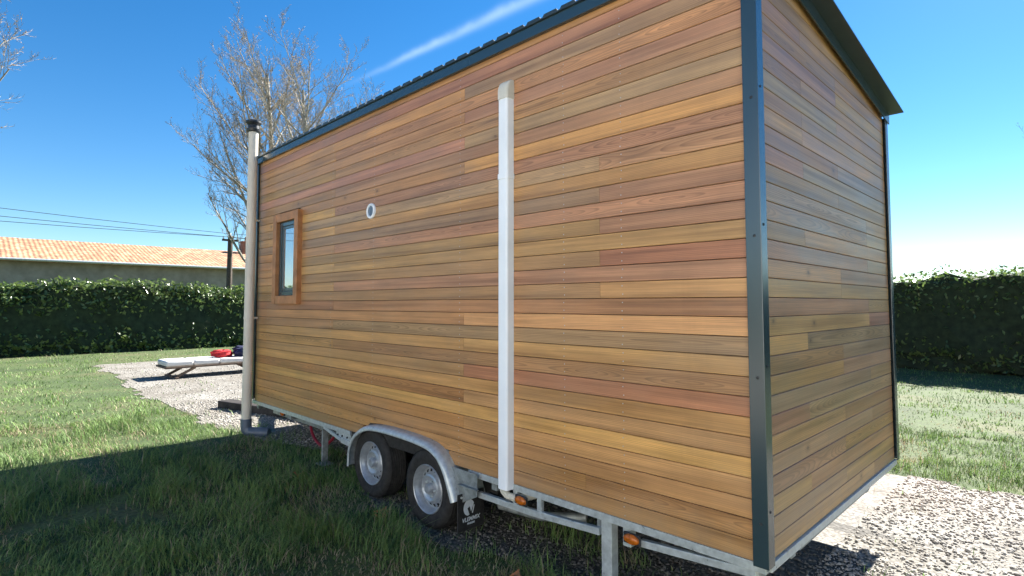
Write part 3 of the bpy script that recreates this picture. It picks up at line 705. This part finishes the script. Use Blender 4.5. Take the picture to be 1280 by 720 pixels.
UP = thing('utility_pole', 'dark wooden utility pole standing behind the hedge', 'utility pole', (-31.9, 10.3, .17))
obj('pole', MB().tube([(-31.9, 10.3, .1), (-31.9, 10.3, 5.3)], [.16, .12], 14), M['pole'], UP, smooth=True)
obj('crossarm', MB().box((-31.98, 9.9, 5.02), (-31.82, 10.7, 5.12)), M['pole'], UP)
for dy in (-.35, 0, .35): obj('insulator', MB().lathe([(.02, 5.12), (.045, 5.15), (.03, 5.2), (.045, 5.24), (.0001, 5.28)], (-31.9, 10.3+dy, .0 if dy else .18), 'Z', 10), M['white'], UP)
for k, (dy, lab) in enumerate(((-.35, 'lowest thin black wire running to the utility pole'), (.35, 'thin black wire ending at the right insulator of the utility pole'), (0, 'topmost thin black wire over the neighbour house'))):
    pts = []
    a = Vector((-31.9, 10.3+dy, 5.24+(.18 if dy == 0 else 0))); e = Vector((-30+k*1.2, -28, 6.2+.7*k)); e2 = Vector((-33+k*2, 52, 6.0+.8*k))
    for i in range(13): f = i/12; p = e.lerp(a, f); p.z -= 1.0*4*f*(1-f)*.5; pts.append(p)
    for i in range(1, 13): f = i/12; p = a.lerp(e2, f); p.z -= 1.0*4*f*(1-f)*.5; pts.append(p)
    tag(obj('utility_wire', MB().tube(pts, .012, 5), M['wire']), lab, 'wire', 'wires on the utility pole')

PH = thing('reflector_house', 'unseen pale house added to bounce sunlight onto the long wooden wall', 'house', (5.5, -12.5, .1))  # added out of view as a reflector for the shaded long wall
px0, px1, py0_, py1_ = -4.0, 15.0, -17.0, -8.2
obj('wall', MB().prism([(py0_, .0), (py1_, .0), (py1_, 5.6), ((py0_+py1_)/2, 7.4), (py0_, 5.6)], px0, px1, 'YZ'), M['reflector_white'], PH)
rt_ = MB(); ym = (py0_+py1_)/2
for ye in (py1_+.4, py0_-.4):
    rt_.add([(px0-.3, ye, 5.5), (px1+.3, ye, 5.5), (px1+.3, ym, 7.43), (px0-.3, ym, 7.43), (px0-.3, ye, 5.62), (px1+.3, ye, 5.62), (px1+.3, ym, 7.55), (px0-.3, ym, 7.55)], [(0,1,2,3),(7,6,5,4),(0,4,5,1),(1,5,6,2),(2,6,7,3),(3,7,4,0)])
obj('roof', rt_, M['tile'], PH)
for xw in (-2.4, 2.0, 6.4, 10.8):
    for zw in (.9, 3.4):
        wn_ = obj('window', MB().box((xw, py1_-.03, zw), (xw+.95, py1_+.03, zw+1.25)), M['white'], PH)
        obj('pane', MB().box((xw+.07, py1_+.031, zw+.07), (xw+.88, py1_+.036, zw+1.18)), M['glass'], wn_)

# ------------------------------------------------------------------ vegetation
def leaf_cloud(P_, Nrm, size, cols, name, mat, parent=None, jitter=.8, aspect=.5, fold=.25):
    """leaf: a folded diamond (two triangles, four verts)"""
    n = len(P_); d = rng.normal(size=(n, 3)); d /= np.linalg.norm(d, axis=1)[:, None]
    nr = Nrm+rng.normal(size=(n, 3))*jitter; nr /= np.linalg.norm(nr, axis=1)[:, None]
    u = np.cross(nr, d); u /= np.linalg.norm(u, axis=1)[:, None]+1e-9; v = np.cross(nr, u)
    s = size*(0.6+.8*rng.random(n))[:, None]
    V = np.stack([P_-u*s*.5, P_+v*s*aspect*.5+nr*s*fold*.4, P_+u*s*.5, P_-v*s*aspect*.5+nr*s*fold*.4], 1).reshape(-1, 3)
    b0 = np.arange(n)*4; L = np.stack([b0, b0+1, b0+2, b0, b0+2, b0+3], 1).reshape(-1)
    return raw(name, V, L, np.full(2*n, 3), mat, np.repeat(cols, 4, 0), parent)

def hedge(name, a, b, width, h, n, label, group='hedges round the garden', size=.085):
    a = np.array(a, float); b = np.array(b, float); L = np.linalg.norm(b-a); d = (b-a)/L; s_ = np.array([-d[1], d[0]])
    root = thing(name, label, 'hedge', (float((a+b)[0]/2), float((a+b)[1]/2), .1), group)
    def surf(t_, ang):       # rounded-box section, lumpy
        c, s2_ = np.cos(ang), np.sin(ang)
        rx = np.sign(c)*np.abs(c)**.35*width/2; rzz = np.sign(s2_)*np.abs(s2_)**.4
        lump_ = 1+.34*(vnoise(t_*1.1, ang*1.6+7)-.5)+.30*(vnoise(t_*3.4, ang*4+3)-.5)
        hh = h*(1+.14*(vnoise(t_*.7+5, t_*0+3)-.5))
        off = rx*lump_; z = np.clip((rzz*lump_*.5+.5), 0, 1.2)*hh
        xy = a[None]+d[None]*t_[:, None]+s_[None]*off[:, None]
        return np.column_stack([xy, z+.03])
    t_ = rng.random(n)*L; ang = rng.random(n)*2*np.pi-.0; ang = np.where(np.sin(ang) < -.75, -ang, ang)
    Pp = surf(t_, ang); depth = 1-.16*rng.random(n)**1.5
    mid = a[None]+d[None]*t_[:, None]; Pp[:, :2] = mid+(Pp[:, :2]-mid)*depth[:, None]; Pp[:, 2] = .03+(Pp[:, 2]-.03)*(1-(1-depth)*.6)
    nr = np.column_stack([s_[0]*np.cos(ang), s_[1]*np.cos(ang), np.clip(np.sin(ang), -.2, 1)])
    k = vnoise(t_*1.2, ang*2.2)[:, None]*.75+rng.random((n, 1))*.5-.1
    cols = np.array([.05, .10, .022])*(1-k)+np.array([.20, .27, .075])*k
    leaf_cloud(Pp, nr, size, cols, 'foliage', M['leaf'], root, .7)
    m_ = MB(); nt_ = max(8, int(L/.5)); na = 20; ts = np.linspace(0.1, L-.1, nt_)
    for tt in ts:
        q_ = surf(np.full(na, tt), np.linspace(0, 2*np.pi, na, endpoint=False)); md = a+d*tt
        q_[:, :2] = md+(q_[:, :2]-md)*.82; q_[:, 2] = -.1+(q_[:, 2]+.1)*.93; m_.v += [tuple(p) for p in q_]
    m_.f += [(i*na+j, (i+1)*na+j, (i+1)*na+(j+1) % na, i*na+(j+1) % na) for i in range(nt_-1) for j in range(na)]+[tuple(range(na)), tuple(reversed(range((nt_-1)*na, nt_*na)))]
    obj('stems', m_, M['hedgecore'], root)
    return root
hedge('hedge', (-21.5, -16), (-21.5, 16.5), 1.3, 2.2, 34000, 'tall glossy green laurel hedge in front of the neighbour house', size=.125)
hedge('hedge', (-20.5, 17.3), (14, 17.3), 1.3, 2.3, 26000, 'long green hedge across the lawn behind the wooden house', size=.1)
hedge('hedge', (-20.5, -15), (-5.2, -15), 1.3, 2.5, 9000, 'green hedge along the open side of the garden facing the long wall', size=.13)
hedge('hedge', (14.5, -14), (14.5, 16.5), 1.3, 2.4, 14000, 'green hedge closing the garden beyond the end wall', size=.13)

def tree(loc, h, seed, label, lean=0, spread=1.0, nlimb=13, tr=.2, group='bare trees round the garden', fork=.22, detail=1.0):
    r_ = random.Random(seed); root = thing('bare_tree', label, 'tree', loc, group)
    tk, tw, lf = MB(), MB(), []
    def grow(p, d, length, rad, lvl, mb, sides):
        nseg = 5 if lvl < 2 else 3; pts = [p]; rads = [rad]
        q_ = p.copy(); dd = d.copy()
        for i in range(nseg):
            dd = (dd+Vector((r_.uniform(-1, 1), r_.uniform(-1, 1), r_.uniform(-.5, 1)))*(.045 if lvl == 0 else .16)+Vector((0, 0, .05 if lvl else 0))).normalized()
            q_ = q_+dd*length/nseg; pts.append(q_); rads.append(rad*(1-(i+1)/nseg*(.62 if lvl == 0 else .75)))
        mb.tube(pts, rads, sides, caps=False); return pts, rads
    def sub(pts, rads, lvl, length):
        if lvl > 3: 
            for p in pts[1:]:
                if r_.random() < .5: lf.append(p)
            return
        cnt = {1: 11, 2: 8, 3: 6}[lvl]
        cnt = max(2, int(round(cnt*detail)))
        for k in range(cnt):
            f = (.25 if lvl == 1 else .18)+(.80)*((k+r_.random()*.8)/cnt); f = min(f, .985)*(len(pts)-1); i = min(int(f), len(pts)-2)
            p = pts[i].lerp(pts[i+1], f-i); ax = (pts[i+1]-pts[i]).normalized()
            o_ = Vector((r_.uniform(-1, 1), r_.uniform(-1, 1), r_.uniform(-.4, .8))); o_ = (o_-ax*o_.dot(ax)).normalized()
            d = (ax*r_.uniform(.7, 1.1)+o_*r_.uniform(.5, .9)).normalized()
            l2 = length*r_.uniform(.30, .52)*(1-.35*f/(len(pts)-1)); rr = max(.006, (rads[i]*(1-(f-i))+rads[i+1]*(f-i))*.55)
            pp, rr2 = grow(p, d, l2, rr, lvl+1, tw, 4 if lvl < 2 else 3); sub(pp, rr2, lvl+1, l2)
    base = Vector(loc); lead = Vector((lean, r_.uniform(-.05, .05), 1)).normalized()
    pts, rads = grow(base-Vector((0, 0, .2)), lead, h*.92, tr, 0, tk, 10)
    sub([pts[-2], pts[-1]], rads[-2:], 2, h*.25)
    for k in range(nlimb):
        f = fork+(.93-fork)*((k+r_.random()*.6)/nlimb); g = f*(len(pts)-1); i = min(int(g), len(pts)-2); p = pts[i].lerp(pts[i+1], g-i)
        a = k*2.4+r_.uniform(-.4, .4); d = Vector((math.cos(a), math.sin(a), r_.uniform(.7, 1.25))).normalized()
        l1 = h*(.50-.30*f)*r_.uniform(.85, 1.15)*spread; rr = rads[i]*.5
        pp, r2 = grow(p, d, l1, rr, 1, tk if rr > .045 else tw, 6); sub(pp, r2, 1, l1)
    obj('trunk', tk, M['bark'], root, smooth=True)
    cr = obj('crown', tw, M['twig'], root)
    P_ = np.array([tuple(p) for p in lf]); P_ = P_[rng.random(len(P_)) < .16]+rng.normal(size=(1, 3))*.0
    k = rng.random((len(P_), 1)); cols = np.array([.22, .15, .09])*(1-k)+np.array([.42, .31, .19])*k
    leaf_cloud(P_, np.tile([0, 0, 1.], (len(P_), 1)), .06, cols, 'dry_leaf', M['bud'], cr, 1.2, .7).name = 'dry_leaves'
    return root
tree((-28.1, 11.4, .1), 14.7, 4, 'tallest bare tree, its pale trunk rising just right of the grey pipe', 0, 1.05, 21, .2)
tree((-25.3, 11.9, .1), 13.2, 9, 'bare spreading tree rising behind the roof edge, rightmost of its clump', .02, 1.15, 19, .16)
tree((-26.9, 9.8, .1), 11.5, 15, 'bare forked tree leaning away to the left behind the grey pipe', -.10, .9, 14, .17, fork=.2, detail=.85)
tree((-27.5, -1.5, .1), 13.5, 21, 'bare tree beyond the hedge at the far left of the photo', 0, 1.1, 12, .2)
tree((-26.0, -13.0, .1), 12, 27, 'bare tree beyond the hedge corner facing the long wall', 0, 1.1, 10, .2, detail=.8)
tree((2.5, 24.0, .1), 12, 33, 'bare tree beyond the rear hedge right of the wooden house', 0, 1.1, 12, .2)

# grass
def grass(n, rmin, rmax, hgt, wd, ang0, ang1, name):
    r = rmin+(rmax-rmin)*rng.random(n)**1.15; a = ang0+(ang1-ang0)*rng.random(n)
    yaw = R(90-44.67); x = -np.sin(yaw+a)*r; y = np.cos(yaw+a)*r
    k = vnoise(x*2.1+11, y*2.1+5); k2 = vnoise(x*5.3+2, y*5.3+31); k3 = vnoise(x*.8, y*.8+50)
    gm = gravel_mask(x, y); dens = np.clip(.35+1.5*(k*.6+k2*.5)-.5, .05, 1)
    tuft = vnoise(x*3.3+70, y*3.3+70) > .74
    near = (y < 4.2) & (x > -7.2)
    keep = np.where(gm, (rng.random(n) < .035) | (tuft & near & (rng.random(n) < .3)), rng.random(n) < dens)
    keep &= ~((x > X0) & (x < X1) & (y > 3.2) & (y < Y1)); keep &= ~(gm & (y > 3.4) & (rng.random(n) < .93))
    x, y, k, k2, k3 = x[keep], y[keep], k[keep], k2[keep], k3[keep]; n = len(x)
    tall = np.clip((vnoise(x*1.9+30, y*1.9+77)-.55)*4, 0, 1); h = hgt*(.3+.7*rng.random(n))*(.45+.8*k2)*(.8+.4*k)*(1+.75*tall)
    mixv = (k*.6+k2*.4)[:, None]; c = np.array([.09, .165, .05])*(1-mixv)+np.array([.22, .33, .095])*mixv
    pat = vnoise(x*1.4+90, y*1.4+13); dead = (rng.random(n) < .08+.55*np.clip((pat-.52)*5, 0, 1)*(1-tall))[:, None]; h = h*(1-.45*np.clip((pat-.52)*5, 0, 1)*(1-tall)); c = np.where(dead, np.array([.33, .28, .17]), c)*(.7+.6*rng.random((n, 1)))
    az = rng.random(n)*2*np.pi*.75+k*7+k3*4; ln = (.3+1.1*rng.random(n)**1.2)*h
    dx, dy = np.cos(az), np.sin(az); sxx, syy = -dy, dx; ww = wd*(.6+.8*rng.random(n))
    z0 = gz(x)-.005
    B = np.stack([x, y, z0], 1); Sv = np.stack([sxx*ww, syy*ww, 0*x], 1)
    M1 = B+np.stack([dx*ln*.30, dy*ln*.30, h*.55], 1); T_ = B+np.stack([dx*ln, dy*ln, h*(1.0-.25*rng.random(n))], 1)
    V = np.stack([B-Sv, B+Sv, M1+Sv*.8, M1-Sv*.8, T_], 1).reshape(-1, 3)
    b0 = np.arange(n)*5; L = np.stack([b0, b0+1, b0+2, b0+3, b0+3, b0+2, b0+4], 1).reshape(-1)
    sz = np.tile([4, 3], n)
    return tag(raw(name, V, L, sz, M['grass'], np.repeat(c, 5, 0)), kind='stuff')
grass(330000, 1.6, 9.0, .105, .0028, R(-62), R(62), 'grass')
grass(170000, 8.5, 28, .07, .0052, R(-60), R(60), 'lawn_grass')

# loose stones
def stones(x, y, smin, smax, name):
    ok = gravel_mask(x, y); x, y = x[ok], y[ok]; n = len(x); base = np.array([(1,0,0),(0,1,0),(-1,0,0),(0,-1,0),(0,0,1),(0,0,-1)], float)
    s = smin+(smax-smin)*rng.random(n)**2.5; sc = s[:, None]*(.6+.6*rng.random((n, 3))); sc[:, 2] *= .7
    a = rng.random(n)*6.28; ca, sa = np.cos(a), np.sin(a)
    V = base[None]*(.85+.35*rng.random((n, 6, 1)))*sc[:, None, :]; V = np.stack([V[..., 0]*ca[:, None]-V[..., 1]*sa[:, None], V[..., 0]*sa[:, None]+V[..., 1]*ca[:, None], V[..., 2]], -1)
    V += np.stack([x, y, gz(x)+.006+s*.25], 1)[:, None, :]
    F = np.array([(0,1,4),(1,2,4),(2,3,4),(3,0,4),(1,0,5),(2,1,5),(3,2,5),(0,3,5)]); L = (np.arange(n)[:, None, None]*6+F[None]).reshape(-1)
    k = rng.random((n, 1)); c = np.array([.24, .22, .19])*(1-k)+np.array([.50, .47, .42])*k; c = np.where(((x > -5.2) & (x < -1.2) & (y < 4.7))[:, None], c*.38, c)  # pebbles by the house darkened likewise, shade in their colour
    return tag(raw(name, V.reshape(-1, 3), L, np.full(n*8, 3), M['pebble'], np.repeat(c, 6, 0)), kind='stuff')
def U(n, a, b): return a+(b-a)*rng.random(n)
stones(U(1800, -17, -6), U(1800, 1.9, 9.5), .012, .024, 'loose_stones')
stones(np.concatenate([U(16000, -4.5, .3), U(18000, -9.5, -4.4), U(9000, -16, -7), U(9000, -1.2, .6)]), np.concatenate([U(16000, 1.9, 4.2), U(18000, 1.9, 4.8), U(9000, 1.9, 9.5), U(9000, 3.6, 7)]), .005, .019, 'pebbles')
# a few dead leaves in the grass by the wheels
dl = []
for x, y in ((-3.72, 2.31), (-3.66, 2.26), (-2.35, 2.35), (-2.28, 2.2), (-4.9, 2.2)):
    m_ = MB(); r0 = random.uniform(.045, .07); pts = []
    for k in range(10):
        a = 2*math.pi*k/10; rr = r0*(1 if k % 2 else .55); pts.append((x+rr*math.cos(a), y+rr*math.sin(a), float(gz(x))+.05+.02*math.sin(a*2+x*9)))
    m_.add(pts+[(x, y, float(gz(x))+.035)], [(k, (k+1) % 10, 10) for k in range(10)])
    o = obj('dead_leaf', m_, None); o.data.materials.append(M['casing'])
    tag(o, {-3.72: 'dry brown leaf in the grass between the two wheels, left one', -3.66: 'dry brown leaf in the grass between the two wheels, right one', -2.35: 'dry brown leaf on the gravel below the amber lamp', -2.28: 'dry brown leaf on the gravel in front of the low side rail', -4.9: 'dry brown leaf in the grass below the bolted side plate'}[x], 'dead leaf', 'dead leaves on the ground')
